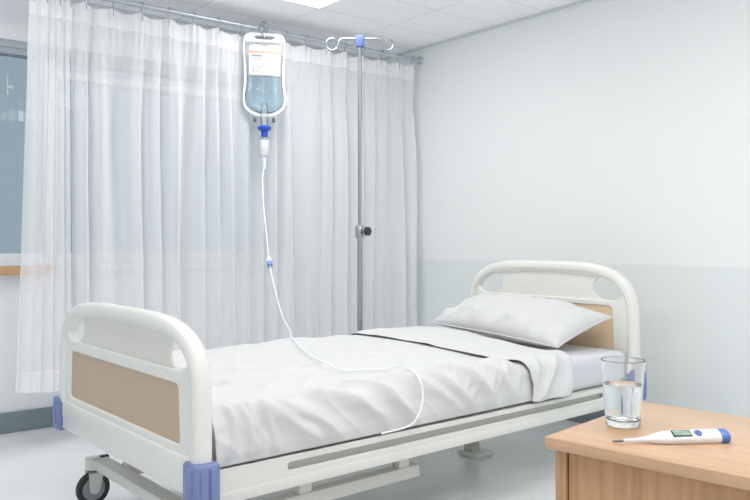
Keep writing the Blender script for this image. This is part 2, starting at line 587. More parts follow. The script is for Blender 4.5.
def end_board(x, y0, y1, zb, zt, zm, zpan0, zpan1, zwin0, zwin1, name, panel_mat, face, ha):
    """face = -1: the outer side looks to -x (footboard); the inner side is built too"""
    root = empty(name); root.parent = bed
    out = board_outline(y0, y1, zb, zt, zm, inset=0.012)
    loop = [(y1 - 0.012, zb)] + out + [(y0 + 0.012, zb)]
    c = (y0 + y1) / 2; hw = (y1 - y0) / 2
    def inner(z):   # half width of the clear opening at a height
        b = zt - zm
        q = max(0.0, 1 - (max(0.0, (z - zm)) / b) ** 4) ** 0.25
        return hw * q - 0.053
    ztop = zwin1
    w0 = inner(zwin0 + 0.02)
    # the long opening under the top roll
    nseg = 14
    opn = []
    for k in range(nseg + 1):
        y = -1 + 2 * k / nseg
        yy = c + y * (w0 - 0.035)
        opn.append((yy, ztop - 0.028 * abs(y) ** 2.2))
    opn = [(c - w0, zwin0 + 0.035)] + opn + [(c + w0, zwin0 + 0.035), (c + w0 - 0.03, zwin0), (c - w0 + 0.03, zwin0)]
    opn = round_poly(opn, [0.02] + [0.012] * (nseg + 1) + [0.02, 0.03, 0.03], 4)
    pan = round_poly([(y0 + 0.115, zpan0), (y1 - 0.095, zpan0), (y1 - 0.105, zpan1), (y0 + 0.125, zpan1)], 0.02, 6)
    plate('shell', [loop, opn, pan], 0.034, M['plastic'], YZ, (x, 0, 0), root, 0.005)
    # recessed grey web with the two oval hand holes
    wl = round_poly([(c - w0 - 0.014, zwin0 - 0.012), (c + w0 + 0.014, zwin0 - 0.012), (c + w0 + 0.004, ztop - 0.03), (c + w0 * 0.7, ztop + 0.012), (c - w0 * 0.7, ztop + 0.012), (c - w0 - 0.004, ztop - 0.03)], 0.01, 3)
    hh = (zwin1 - zwin0) * 0.44
    zc = (zwin0 + zwin1) / 2 - 0.008
    h1 = oval(c - w0 + ha + 0.006, zc, ha, hh, 2.3, rot=0.06)
    h2 = oval(c + w0 - ha - 0.006, zc, ha, hh, 2.3, rot=-0.06)
    plate('grip_panel', [wl, h1, h2], 0.012, M['recess'] if face < 0 else M['plastic'], YZ, (x, 0, 0), root, 0.002)
    # laminate panel
    pp = round_poly([(y0 + 0.111, zpan0 - 0.004), (y1 - 0.091, zpan0 - 0.004), (y1 - 0.101, zpan1 + 0.004), (y0 + 0.121, zpan1 + 0.004)], 0.02, 6)
    tag(plate('laminate_panel', [pp], 0.022, panel_mat, YZ, (x, 0, 0), root, 0.002), 'tan laminate panel')
    # fat rounded roll round the edge
    path = board_outline(y0, y1, zb, zt, zm, seg=56, inset=0.0245)
    path = [(y1 - 0.0245, zb + 0.05), (y1 - 0.0245, zb + (zm - zb) * 0.6)] + path + [(y0 + 0.0245, zb + (zm - zb) * 0.6), (y0 + 0.0245, zb + 0.05)]
    def sec(th):
        cs, sn = math.cos(th), math.sin(th)
        return math.copysign(abs(cs) ** 0.8, cs), math.copysign(abs(sn) ** 0.8, sn)
    tube('edge_roll', [(x, p[0], p[1]) for p in path], (0.027, 0.025), M['plastic'], root, 20, False, (1, 0, 0), sec)
    # lower cross rail with a lip under the panel
    bm = bmesh.new()
    add_box(bm, (x - 0.022, y0 + 0.02, zb), (x + 0.022, y1 - 0.02, zpan0 - 0.022), 0.008, 3)
    obj('bottom_rail', bm, M['plastic'], root)
    return root

foot = end_board(0.0, -0.032, 1.035, 0.292, 0.766, 0.50, 0.418, 0.582, 0.618, 0.724, 'footboard', M['tan'], -1, 0.068)
head = end_board(2.118, -0.015, 0.985, 0.31, 0.874, 0.52, 0.42, 0.676, 0.702, 0.822, 'headboard', M['tan_light'], 1, 0.080)

def bumper(name, x0, x1, y0, y1, z0, z1):
    bm = bmesh.new()
    add_box(bm, (x0, y0, z0), (x1, y1, z1), 0.012, 3)
    add_box(bm, (x0 + 0.012, y0 - 0.006, z0 + 0.02), (x0 + 0.034, y1 + 0.006, z1 - 0.012), 0.006, 2)
    add_box(bm, (x1 - 0.034, y0 - 0.006, z0 + 0.02), (x1 - 0.012, y1 + 0.006, z1 - 0.012), 0.006, 2)
    add_box(bm, (x0 - 0.005, y0 + 0.02, z0 + 0.02), (x1 + 0.005, y1 - 0.02, z1 - 0.012), 0.006, 2)
    return tag(obj('corner_bumper', bm, M['blue'], bed), 'blue plastic corner bumper')
bumper('b', -0.038, 0.036, -0.052, 0.030, 0.245, 0.392)
bumper('b', -0.038, 0.038, 1.000, 1.066, 0.285, 0.405)
bumper('b', 2.094, 2.150, -0.038, 0.035, 0.27, 0.40)
bumper('b', 2.094, 2.150, 0.945, 1.010, 0.27, 0.40)

# side rails with a long recessed slot
def side_rail(y, s):
    r = empty('side_rail'); r.parent = bed
    slot = round_poly([(0.275, 0.313), (1.86, 0.311), (1.86, 0.334), (0.275, 0.336)], 0.014, 5)
    plate('rail_face', [[(0.03, 0.292), (2.09, 0.286), (2.09, 0.348), (0.03, 0.356)], slot], 0.012, M['metal_paint'], XZ, (0, y, 0), r, 0.003)
    bm = bmesh.new(); add_box(bm, (0.26, y + s * 0.010, 0.305), (1.88, y + s * 0.016, 0.342))
    obj('slot_back', bm, M['groove'], r)
    bm = bmesh.new(); add_box(bm, (0.03, y - 0.010, 0.262), (2.09, y + 0.014, 0.294), 0.005, 2)
    obj('lower_lip', bm, M['metal_paint'], r)
    bm = bmesh.new(); add_box(bm, (0.03, min(y, y + s * 0.05), 0.342), (2.09, max(y, y + s * 0.05), 0.350), 0.002)
    obj('top_flange', bm, M['metal_paint'], r)
side_rail(0.0, 1)
side_rail(0.985, -1)
box('deck', (0.04, 0.055, 0.315), (2.08, 0.93, 0.349), M['metal_paint'], bed, 0.004)

# undercarriage
bm = bmesh.new()
add_box(bm, (0.075, 0.00, 0.135), (0.135, 0.985, 0.172), 0.005)
obj('foot_crossbar', bm, M['metal_paint'], bed)
bm = bmesh.new()
add_box(bm, (0.135, 0.135, 0.135), (0.93, 0.185, 0.178), 0.004)
obj('base_rail', bm, M['metal_paint'], bed)
bm = bmesh.new()
add_box(bm, (0.135, 0.80, 0.135), (0.93, 0.85, 0.178), 0.004)
obj('base_rail', bm, M['metal_paint'], bed)
for xx in (0.44, 0.86):
    for yy in (0.16, 0.825):
        bm = bmesh.new()
        add_box(bm, (xx - 0.024, yy - 0.02, 0.176), (xx + 0.024, yy + 0.02, 0.318), 0.004)
        obj('lift_strut', bm, M['metal_paint'], bed)
bm = bmesh.new()
add_box(bm, (0.80, 0.19, 0.20), (0.83, 0.80, 0.24), 0.004)
obj('torsion_bar', bm, M['groove'], bed)
# centre column towards the head
bm = bmesh.new()
add_box(bm, (1.60, 0.50, 0.012), (1.655, 0.55, 0.318), 0.006)
obj('lift_column', bm, M['groove'], bed)
bm = bmesh.new()
add_box(bm, (1.59, 0.46, 0.0), (1.70, 0.58, 0.022), 0.006)
obj('column_foot', bm, M['metal_paint'], bed)

def caster(x, y):
    c = empty('caster', (x, y, 0)); c.parent = bed
    R = Matrix.Rotation(math.radians(90), 4, 'X')
    lathe('tire', [(0.042, -0.012), (0.056, -0.013), (0.061, -0.007), (0.061, 0.007), (0.056, 0.013), (0.042, 0.012), (0.042, -0.012)], M['rubber'], c, 36, (0, 0, 0.061), R)
    lathe('wheel_disc', [(0, -0.010), (0.012, -0.014), (0.014, -0.010), (0.043, -0.009), (0.043, 0.009), (0.014, 0.010), (0.012, 0.014), (0, 0.010)], M['wheel_grey'], c, 36, (0, 0, 0.061), R)
    fl = round_poly([(-0.016, 0.045), (0.018, 0.045), (0.034, 0.125), (-0.022, 0.125)], [0.015, 0.015, 0.006, 0.006], 5)
    for s in (-1, 1):
        plate('fork', [fl], 0.004, M['metal_paint'], XZ, (0, s * 0.019, 0), c, 0.001)
    bm = bmesh.new()
    add_box(bm, (-0.022, -0.022, 0.121), (0.034, 0.022, 0.129), 0.003)
    add_lathe(bm, [(0, 0.128), (0.012, 0.128), (0.012, 0.140), (0, 0.140)], 20)
    obj('swivel', bm, M['dark_steel'], c)
    lathe('socket', [(0, 0.132), (0.026, 0.132), (0.028, 0.136), (0.028, 0.170), (0.024, 0.176), (0, 0.177)], M['metal_paint'], c, 28)
    bm = bmesh.new()
    add_box(bm, (0.02, -0.012, 0.168), (0.058, 0.012, 0.176), 0.003)
    obj('brake_lever', bm, M['black'], c)
caster(0.082, 0.985)
caster(0.082, 0.035)

# ------------------------------------------------------------------ mattress, top sheet, pillow
mat_root = empty('mattress', (0, 0, 0), TILT)
tag(mat_root, 'white mattress in a fitted sheet lying on the cream bed frame', 'mattress')

def rounded_slab(x0, x1, y0, y1, z0, z1, r, nx=70, ny=40, f=None):
    """soft box: superellipsoid-like grid wrapped round a slab"""
    bm = bmesh.new()
    prof = []
    n = 6
    for k in range(n + 1):
        t = math.pi / 2 * k / n
        prof.append((r * (1 - math.cos(t)) * 1.0, z0 + r * (1 - math.sin(t))))
    prof = [(r - r * math.sin(math.pi / 2 * k / n), z0 + r * (1 - math.cos(math.pi / 2 * k / n))) for k in range(n + 1)]
    prof += [(0, z0 + r + (z1 - z0 - 2 * r) * k / 4) for k in range(1, 4)]
    prof += [(r - r * math.cos(math.pi / 2 * k / n), z1 - r + r * math.sin(math.pi / 2 * k / n)) for k in range(n + 1)]
    def ring(ins):
        pts = []
        rc = 0.03
        L = round_poly([(x0 + ins, y0 + ins), (x1 - ins, y0 + ins), (x1 - ins, y1 - ins), (x0 + ins, y1 - ins)], max(0.01, rc - ins), 8)
        out = []
        for i in range(len(L)):
            a, b = Vector(L[i]), Vector(L[(i + 1) % len(L)])
            d = (b - a).length
            k = 40 if d > 1.2 else (20 if d > 0.4 else 1)
            for j in range(k):
                out.append(a + (b - a) * j / k)
        return out
    rings = []
    for ins, z in prof:
        rings.append([bm.verts.new((p.x, p.y, z)) for p in ring(ins)])
    for A, B in zip(rings, rings[1:]):
        m = len(A)
        for k in range(m):
            bm.faces.new((A[k], A[(k + 1) % m], B[(k + 1) % m], B[k]))
    bm.faces.new(rings[0][::-1]); bm.faces.new(rings[-1])
    if f:
        for v in bm.verts: v.co = f(v.co.copy())
    return bm

MX0, MX1, MY0, MY1, MZ0, MZ1 = 0.056, 2.084, 0.022, 0.955, 0.350, 0.486
def mat_wr(c):
    s = sm(0.30, 0.36, c.z - 0.0)
    if c.y < 0.06 and MZ0 + 0.02 < c.z:
        c.y -= 0.004 * ridge(c.x * 9 - c.z * 14, c.z * 5, 3)
    return c
obj('mattress_body', rounded_slab(MX0, MX1, MY0, MY1, MZ0, MZ1, 0.03, f=mat_wr), M['linen_cool'], mat_root, 60)

# cross-section of the cloth over the mattress: arc-length table
def cross_section(off, zlow_near, zlow_far, r=0.045):
    y0, y1, zt = MY0 - off, MY1 + off, MZ1 + off
    pts = [(y0 - 0.010, zlow_near), (y0 - 0.012, zlow_near + 0.03), (y0 - 0.008, zlow_near + 0.06)]
    n = 8
    for k in range(n + 1):
        t = math.pi / 2 * k / n
        pts.append((y0 + r - r * math.cos(t), zt - r + r * math.sin(t)))
    for k in range(1, 30):
        pts.append((y0 + r + (y1 - y0 - 2 * r) * k / 30, zt))
    for k in range(n + 1):
        t = math.pi / 2 * (1 - k / n)
        pts.append((y1 - r + r * math.cos(t), zt - r + r * math.sin(t)))
    pts += [(y1 + 0.008, zlow_far + 0.05), (y1 + 0.010, zlow_far)]
    P = [Vector((0, a, b)) for a, b in pts]
    L = [0.0]
    for a, b in zip(P, P[1:]): L.append(L[-1] + (b - a).length)
    def at(s):
        s = max(0.0, min(0.99999, s)) * L[-1]
        for i in range(len(P) - 1):
            if L[i + 1] >= s:
                t = (s - L[i]) / max(1e-9, L[i + 1] - L[i])
                p = P[i].lerp(P[i + 1], t)
                j0, j1 = max(0, i - 1), min(len(P) - 1, i + 2)
                d = (P[j1] - P[j0]).normalized()
                return p, Vector((0, -d.z, d.y))
        return P[-1], Vector((0, 1, 0))
    return at, L[-1]

def cloth(xa, xb, at, length, nu, nv, disp, thick=0.0):
    """grid over the mattress; xa(v), xb(v) give the foot-side and head-side edge"""
    bm = bmesh.new()
    rows = []
    for j in range(nv + 1):
        v = j / nv
        p, n = at(v)
        row = []
        for i in range(nu + 1):
            u = i / nu
            x = xa(v) + (xb(v) - xa(v)) * u
            q = Vector((x, p.y, p.z))
            dn, dx = disp(u, v, x, v * length)
            row.append((bm.verts.new(q + n * dn + Vector((dx, 0, 0))), bm.verts.new(q + n * (dn - 0.0025) + Vector((dx, 0, 0)))))
        rows.append(row)
    for A, B in zip(rows, rows[1:]):
        for i in range(nu):
            for k in (0, 1):
                f = (A[i][k], A[i + 1][k], B[i + 1][k], B[i][k])
                bm.faces.new(f if k else f[::-1])
        for i in (0, nu):
            bm.faces.new((A[i][0], B[i][0], B[i][1], A[i][1]))
    for r in (rows[0], rows[-1]):
        for i in range(nu):
            bm.faces.new((r[i][0], r[i + 1][0], r[i + 1][1], r[i][1]))
    return bm

_r = random.Random(7)
FOLDS = []
x_ = 0.10
while x_ < 1.42:
    # a hanging fold: starts on the top edge, swoops down towards the head end
    FOLDS.append((x_ + _r.uniform(-0.03, 0.03), 0.17 + _r.uniform(-0.03, 0.06), x_ + _r.uniform(0.20, 0.34), 0.015 + _r.uniform(0, 0.03),
                  _r.uniform(0.018, 0.030), _r.uniform(0.026, 0.042)))
    x_ += _r.uniform(0.10, 0.17)
for x0_ in (0.070, 0.088, 0.11, 0.14):          # the bunched foot corner fans out from the top
    FOLDS.append((x0_ + 0.02, 0.17, x0_ + _r.uniform(0.0, 0.09), 0.0, 0.011, 0.022))
for k_ in range(7):                             # sharp creases next to the turned-down edge
    x0_ = 0.92 + 0.062 * k_ + _r.uniform(-0.02, 0.02)
    FOLDS.append((x0_ + 0.10, 0.26 + _r.uniform(-0.05, 0.06), x0_, 0.07 + _r.uniform(-0.02, 0.03), 0.013, 0.022))
CREASES = []                                    # long low pressed lines across the top
for k_ in range(60):
    cx_, cs_ = _r.uniform(0.08, 1.5), _r.uniform(0.2, 1.05)
    an = _r.choice((0.15, -0.25, 0.5, -0.05)) + _r.uniform(-0.2, 0.2)
    ln = _r.uniform(0.10, 0.30)
    CREASES.append((cx_ - ln / 2 * math.cos(an), cs_ - ln / 2 * math.sin(an), cx_ + ln / 2 * math.cos(an), cs_ + ln / 2 * math.sin(an), _r.uniform(0.008, 0.018), _r.uniform(0.005, 0.012)))

def ridge_at(x, s, F, bow):
    x0, s0, x1, s1, w, h = F
    dx, ds = x1 - x0, s1 - s0
    L2_ = dx * dx + ds * ds
    t = ((x - x0) * dx + (s - s0) * ds) / L2_
    if t < -0.15 or t > 1.15: return 0.0
    d = ((x - x0) * ds - (s - s0) * dx) / math.sqrt(L2_)
    d += bow * math.sin(math.pi * max(0, min(1, t))) + 0.010 * nz(x * 9, s * 9, x0 * 5)
    if abs(d) > 4 * w: return 0.0
    ww = w * (1.35 if d < 0 else 0.75)
    return h * math.exp(-abs(d / ww) ** 1.5) * sm(-0.15, 0.25, t) * (1 - sm(0.8, 1.15, t))

def wrinkle(x, s):
    """height of the wrinkles; s = arc length from the near hem (about 0.13 at the top edge)"""
    d = 0.0
    if s < 0.36:
        for F in FOLDS:
            f = ridge_at(x, s, F, 0.020)
            if f: d = max(d, f) + 0.25 * min(d, f)
        a_ = x * 0.8 + s * 1.0
        d += 0.007 * (1 - sm(0.12, 0.30, s)) * max(0, ridge(a_ * 11 + 0.5 * nz(x * 6, s * 6, 9), s * 3.0, 4.1)) ** 2.5
    for F in CREASES:
        d += ridge_at(x, s, F, 0.008)
    top = sm(0.10, 0.26, s)
    t2 = ridge((x - s * 0.55) * 5.5, s * 1.8 + 0.2, 2.2)
    d += 0.0035 * max(0, t2) ** 3 + 0.003 * (1 + nz(x * 5, s * 5, 1))
    return d

quilt = empty('top_sheet', (0, 0, 0), TILT)
tag(quilt, 'white crumpled top sheet spread over the mattress, edge turned down below the pillow', 'sheet')
at1, L1 = cross_section(0.007, 0.361, 0.38)
FOLD0 = lambda s: 1.375 - 0.10 * sm(0.1, 1.1, s)      # foot-side edge of the turned-down strip
FOLD1 = lambda s: 1.635 + 0.085 * sm(0.02, 0.25, s)
def crown(s):
    return 0.042 * sm(0.15, 0.85, s) * (1 - 0.9 * sm(1.06, 1.16, s))
def d_main(u, v, x, s):
    d = wrinkle(x, s) * sm(-0.01, 0.035, s) + 0.002
    d *= 1 - sm(FOLD0(s) - 0.11, FOLD0(s) - 0.005, x) * 0.85
    return d + crown(s), 0.0
bm_main = cloth(lambda v: 0.047, lambda v: 1.60, at1, L1, 260, 190, d_main)
BVH_MAIN = BVHTree.FromBMesh(bm_main)
obj('sheet_body', bm_main, M['linen'], quilt, 180)
at2, L2 = cross_section(0.010, 0.361, 0.40)
def d_cuff(u, v, x, s):
    side = 1 - sm(0.10, 0.26, s)
    e = (0.62 + 0.38 * sm(0, 0.12, u)) * (1 - 0.8 * sm(0.86, 1.0, u))
    puff = 0.016 + 0.006 * nz(s * 3.0, u * 2, 3)
    w = side * 0.022 * max(0, ridge(x * 8 - s * 7, s * 2, 2.7)) ** 1.6 + 0.006 * max(0, ridge(s * 5 + u, u * 1.2 + x, 5.5)) ** 2
    w += 0.004 * nz(x * 7, s * 7, 2)
    dx = 0.012 * nz(s * 3.2, 1.7, u) + 0.006 * nz(s * 9, 4.7, u)
    return -0.002 + crown(s) + (puff + w) * e, dx
obj('turned_down_edge', cloth(lambda v: FOLD0(v * L2), lambda v: FOLD1(v * L2), at2, L2, 70, 190, d_cuff), M['linen'], quilt, 180)

# pillow leaning on the headboard
pillow = empty('pillow', (0, 0, 0), TILT)
tag(pillow, 'plump white pillow leaning on the headboard', 'pillow')
PC = [Vector((1.735, 0.135, 0.520)), Vector((1.762, 0.925, 0.560)), Vector((2.062, 0.860, 0.672)), Vector((2.062, 0.085, 0.632))]
def pillow_bm():
    bm = bmesh.new()
    N = 64
    nrm = ((PC[1] - PC[0]).cross(PC[3] - PC[0])).normalized()
    if nrm.z < 0: nrm = -nrm
    grids = []
    for sgn in (1, -1):
        g = []
        for j in range(N + 1):
            row = []
            for i in range(N + 1):
                u, v = i / N, j / N       # u along y, v towards head
                cu, cv = u * 2 - 1, v * 2 - 1
                # edges bow inwards slightly between the corners
                uu = 0.5 + (cu * (1 - 0.05 * (1 - cv * cv))) / 2
                vv = 0.5 + (cv * (1 - 0.06 * (1 - cu * cu))) / 2
                p = PC[0].lerp(PC[1], uu).lerp(PC[3].lerp(PC[2], uu), vv)
                q = max(0, (1 - abs(cu) ** 2.6)) * max(0, (1 - abs(cv) ** 2.4))
                h = q ** 0.46
                w = 0.0
                if sgn > 0:
                    ed = max(abs(cu), abs(cv))
                    w = 0.026 * max(0, ridge(u * 5 + v * 3.0, v * 1.6 - u * 2, 3.3)) ** 2 * sm(0.2, 0.9, ed) + 0.005 * nz(u * 4, v * 4, 6)
                    w += 0.022 * max(0, ridge(u * 9, v * 2.2, 9.2)) ** 2 * sm(0.35, 0.95, -cv + 0.3)
                    w *= min(1, q * 6)
                t = 0.088 if sgn > 0 else 0.052
                row.append(p + nrm * sgn * (t * h + w * h))
            g.append(row)
        grids.append(g)
    V = {}
    def vert(s, j, i):
        edge = i in (0, N) or j in (0, N)
        k = (0 if edge else s, j, i)
        if k not in V: V[k] = bm.verts.new(grids[0 if edge else s][j][i])
        return V[k]
    for s in (0, 1):
        for j in range(N):
            for i in range(N):
                f = [vert(s, j, i), vert(s, j, i + 1), vert(s, j + 1, i + 1), vert(s, j + 1, i)]
                bm.faces.new(f if s == 0 else f[::-1])
    rim = [grids[0][0][i] for i in range(N)] + [grids[0][j][N] for j in range(N)] + [grids[0][N][N - i] for i in range(N)] + [grids[0][N - j][0] for j in range(N)]
    return bm, rim
pb, rim = pillow_bm()
obj('pillow_body', pb, M['linen'], pillow, 180)
tube('piping', rim, 0.0035, M['linen'], pillow, 8, True)

# ------------------------------------------------------------------ curtain rail and curtains
ZR = 2.166
rail = empty('curtain_rail', (XW, YR, ZR))
tag(rail, 'grey metal curtain rail below the ceiling ending at the side wall', 'curtain rail')
rail.location = (0, 0, 0)
tube('rail_tube', [(-1.2, YR, ZR), (XW - 0.006, YR, ZR)], 0.013, M['rail'], rail, 20)
lathe('end_flange', [(0, 0), (0.026, 0), (0.028, 0.004), (0.026, 0.014), (0.018, 0.022), (0, 0.022)], M['rail'], rail, 28, (XW, YR, ZR), Matrix.Rotation(math.radians(-90), 4, 'Y'))
bm = bmesh.new()
add_box(bm, (-0.53, YR - 0.012, ZR + 0.008), (-0.505, YR + 0.012, CEIL), 0.002)
add_box(bm, (-0.55, YR - 0.03, CEIL - 0.005), (-0.485, YR + 0.03, CEIL), 0.001)
obj('ceiling_bracket', bm, M['rail'], rail)

def curtain(name, label, x_top, x_bot, hooks, m, seed, amp, zbot, waves, dense=False, bag=None):
    r = empty(name, (x_top[0], YR, zbot)); r.location = (0, 0, 0)
    tag(r, label, 'curtain', 'sheer curtains on the rail')
    nx, nzv = int(150 * (x_top[1] - x_top[0])) + 30, 70
    ztop = ZR - 0.040
    ph = [random.uniform(-1, 1) for _ in range(200)]
    bm = bmesh.new()
    grid = []
    W = x_top[1] - x_top[0]
    for j in range(nzv + 1):
        t = (j / nzv)
        t = t ** 1.15                                            # 0 at the header, 1 at the hem
        row = []
        for i in range(nx + 1):
            u = i / nx
            hx = min(range(len(hooks)), key=lambda k: abs(hooks[k] - (x_top[0] + W * u)))
            dh = (x_top[0] + W * u - hooks[hx])
            sag = 0.016 * (1 - math.exp(-(dh / 0.04) ** 2)) * (1 - sm(0, 0.2, t))
            z = ztop - sag - t * (ztop - zbot) + 0.006 * math.sin(u * 23 * W + seed) * t
            x = (x_top[0] * (1 - t) + x_bot[0] * t) + u * ((x_top[1] - x_top[0]) * (1 - t) + (x_bot[1] - x_bot[0]) * t)
            # sharp pinches at the hooks in the header, softer uneven folds below
            pin = math.exp(-(dh / 0.014) ** 2) + 0.6 * math.exp(-((abs(dh) - 0.032) / 0.012) ** 2)
            fx = waves * u + 0.95 * nz(u * waves * 0.40, seed, 0.0) + 0.22 * nz(u * waves * 0.6, seed + 3, t * 1.6)
            f1 = math.sin(2 * math.pi * fx)
            f1 = math.copysign(abs(f1) ** 0.8, f1)
            f2 = 0.22 * math.sin(2 * math.pi * fx * 2.1 + 1.3 + 1.2 * t)
            a = amp * (0.30 + 0.75 * sm(0.03, 0.35, t)) * max(0.15, 0.8 + 1.1 * nz(u * waves * 0.45, seed + 7, t * 0.7))
            low = (1 - sm(0.02, 0.16, t))
            y = YR + 0.025 + a * (f1 + f2) - 0.030 * pin * low
            # keep clear of the rail line where the drip bag hangs
            if bag:
                k = math.exp(-((x - bag[0]) / 0.14) ** 2)
                k = min(1.0, k * 1.3) * 0.9
                y = y * (1 - k) + (YR + 0.088 + 0.6 * (y - YR - 0.025)) * k
            x += 0.010 * math.cos(2 * math.pi * fx) * sm(0.05, 0.3, t)
            row.append(bm.verts.new((x, y, z)))
        grid.append(row)
    for A, B in zip(grid, grid[1:]):
        for i in range(nx):
            bm.faces.new((A[i], A[i + 1], B[i + 1], B[i]))
    tops = [v.co.y for v in grid[0]]
    obj('cloth', bm, m, r, 180)
    for h in hooks:
        i = round((h - x_top[0]) / W * nx)
        yy = tops[max(0, min(nx, i))]
        arc = [(h, YR + 0.0165 * math.sin(a), ZR + 0.0165 * math.cos(a)) for a in [math.radians(d) for d in range(-110, 151, 20)]]
        P = arc + [(h, YR + 0.004, ZR - 0.028), (h, yy - 0.004, ztop - 0.012), (h, yy - 0.004, ztop - 0.04)]
        tube('hook', P, 0.0020, M['steel'], r, 6)
    return r

hooks1 = [0.10, 0.155, 0.215, 0.262]
hooks2 = [0.33 + 0.143 * k for k in range(15)] + [2.452]
curtain('sheer_curtain', 'narrow bunched sheer curtain hanging beside the bare strip of window', (0.083, 0.268), (0.015, 0.275), hooks1, M['sheer_dense'], 2.0, 0.030, 0.262, 4.5)
curtain('sheer_curtain', 'wide white pleated sheer curtain hanging behind the bed up to the side wall', (0.272, 2.468), (0.275, 2.455), hooks2, M['sheer'], 5.0, 0.050, 0.262, 20, bag=(1.32, 1.6))

# ------------------------------------------------------------------ drip stand behind the bed
PX, PY = 1.522, 1.28
stand = empty('drip_stand', (PX, PY, 0))
tag(stand, 'steel drip stand with two top hooks standing behind the bed', 'drip stand')
tube('upper_pole', [(0, 0, 1.02), (0, 0, 2.0)], 0.0100, M['steel'], stand, 20)
tube('lower_pole', [(0, 0, 0.09), (0, 0, 1.03)], 0.0140, M['steel'], stand, 20)
lathe('collar', [(0, 0.985), (0.022, 0.985), (0.024, 0.99), (0.024, 1.045), (0.021, 1.05), (0, 1.05)], M['steel'], stand, 28)
S = Matrix.Rotation(-(math.pi / 2 - 0.893), 4, 'Z')    # cross arm seen square on
knob = empty('clamp_knob', (0, 0, 1.02)); knob.parent = stand
knob.rotation_euler = (0, 0, -(math.pi / 2 - 0.893) - 0.75)
lathe('knob_stem', [(0, 0.02), (0.007, 0.02), (0.007, 0.055), (0, 0.055)], M['steel'], knob, 16, (0, 0, 0), Matrix.Rotation(math.radians(90), 4, 'Y'))
star = [((0.026 if k % 2 else 0.022) * math.cos(k * math.pi / 6), (0.026 if k % 2 else 0.022) * math.sin(k * math.pi / 6)) for k in range(12)]
me = plate_mesh([round_poly(star, 0.005, 3)], 0.016, 0.004)
me.transform(Matrix.Rotation(math.radians(90), 4, 'Y')); me.transform(Matrix.Translation((0.056, 0, 0)))
link_mesh('knob_wheel', me, M['black'], knob, 40)
topper = empty('hook_bar', (0, 0, 0.026)); topper.parent = stand
topper.rotation_euler = (0, 0, -(math.pi / 2 - 0.893))
bm = bmesh.new(); add_box(bm, (-0.024, -0.016, 1.945), (0.024, 0.016, 2.005), 0.006, 3)
for v in bm.verts:
    if v.co.z < 1.965: v.co.x *= 0.82
tag(obj('hub', bm, M['hub_blue'], topper), 'blue plastic hub')
for s in (-1, 1):
    P = [(s * 0.015, 0, 1.990), (s * 0.085, 0, 1.990), (s * 0.098, 0, 1.986), (s * 0.106, 0, 1.976)]
    c = Vector((s * 0.143, 0, 1.967)); rr = 0.031
    P = [(s * 0.015, 0, 1.990), (s * 0.080, 0, 1.990), (s * 0.096, 0, 1.988), (s * 0.106, 0, 1.978)]
    for d in range(190, (471 if s < 0 else 431), 14):
        a = math.radians(d)
        P.append((c.x + s * rr * math.cos(a), 0, c.z - 0.006 + rr * math.sin(a)))
    tube('hook_arm', smooth_path(P, 4), 0.0052, M['steel'], topper, 12)
lathe('base_hub', [(0, 0.07), (0.032, 0.07), (0.034, 0.075), (0.034, 0.115), (0.018, 0.13), (0, 0.13)], M['steel'], stand, 28)
for k in range(5):
    a = 2 * math.pi * k / 5 + 0.3
    d = Vector((math.cos(a), math.sin(a), 0))
    leg = tube('leg', [d * 0.02 + Vector((0, 0, 0.09)), d * 0.12 + Vector((0, 0, 0.085)), d * 0.21 + Vector((0, 0, 0.068))], [(0.011, 0.013), (0.010, 0.012), (0.008, 0.010)], M['steel'], stand, 12)
    q = d * 0.205
    R = Matrix.Rotation(a + math.pi / 2, 4, 'Z') @ Matrix.Rotation(math.radians(90), 4, 'Y')
    bm = bmesh.new()
    add_lathe(bm, [(0, -0.01), (0.022, -0.01), (0.025, -0.006), (0.025, 0.006), (0.022, 0.01), (0, 0.01)], 24, (q.x, q.y, 0.025), R)
    add_lathe(bm, [(0, 0.045), (0.008, 0.045), (0.008, 0.066), (0, 0.066)], 12, (q.x, q.y, 0))
    add_box(bm, (q.x - 0.012, q.y - 0.012, 0.044), (q.x + 0.012, q.y + 0.012, 0.052), 0.002)
    obj('caster_wheel', bm, M['rubber'], leg)

# ------------------------------------------------------------------ drip bag on the curtain rail
BX, BY = 1.316, YR - 0.028
BZ = 2.138      # top edge of the bag
drip = empty('drip_bag', (BX, BY, BZ), -0.47)
tag(drip, 'clear drip bag of blue tinted fluid hanging by a hook, tube trailing to the bed', 'drip bag')

def bag_outline(grow=0.0):
    w, h = 0.128 + grow, 0.462
    pts = [(-0.108, 0.0), (0.108, 0.0), (0.121, -0.06), (0.115, -0.16), (0.113, -0.28), (0.122, -0.38), (0.110, -0.432), (0.045, -0.470), (-0.045, -0.470), (-0.110, -0.432), (-0.122, -0.38), (-0.113, -0.28), (-0.115, -0.16), (-0.121, -0.06)]
    P = []
    for a, b in pts:
        c = Vector((a, b + 0.235)); l = c.length
        c = c * (1 + grow / max(l, 0.06))
        P.append((c.x, c.y - 0.235))
    return round_poly(P, 0.035, 5)

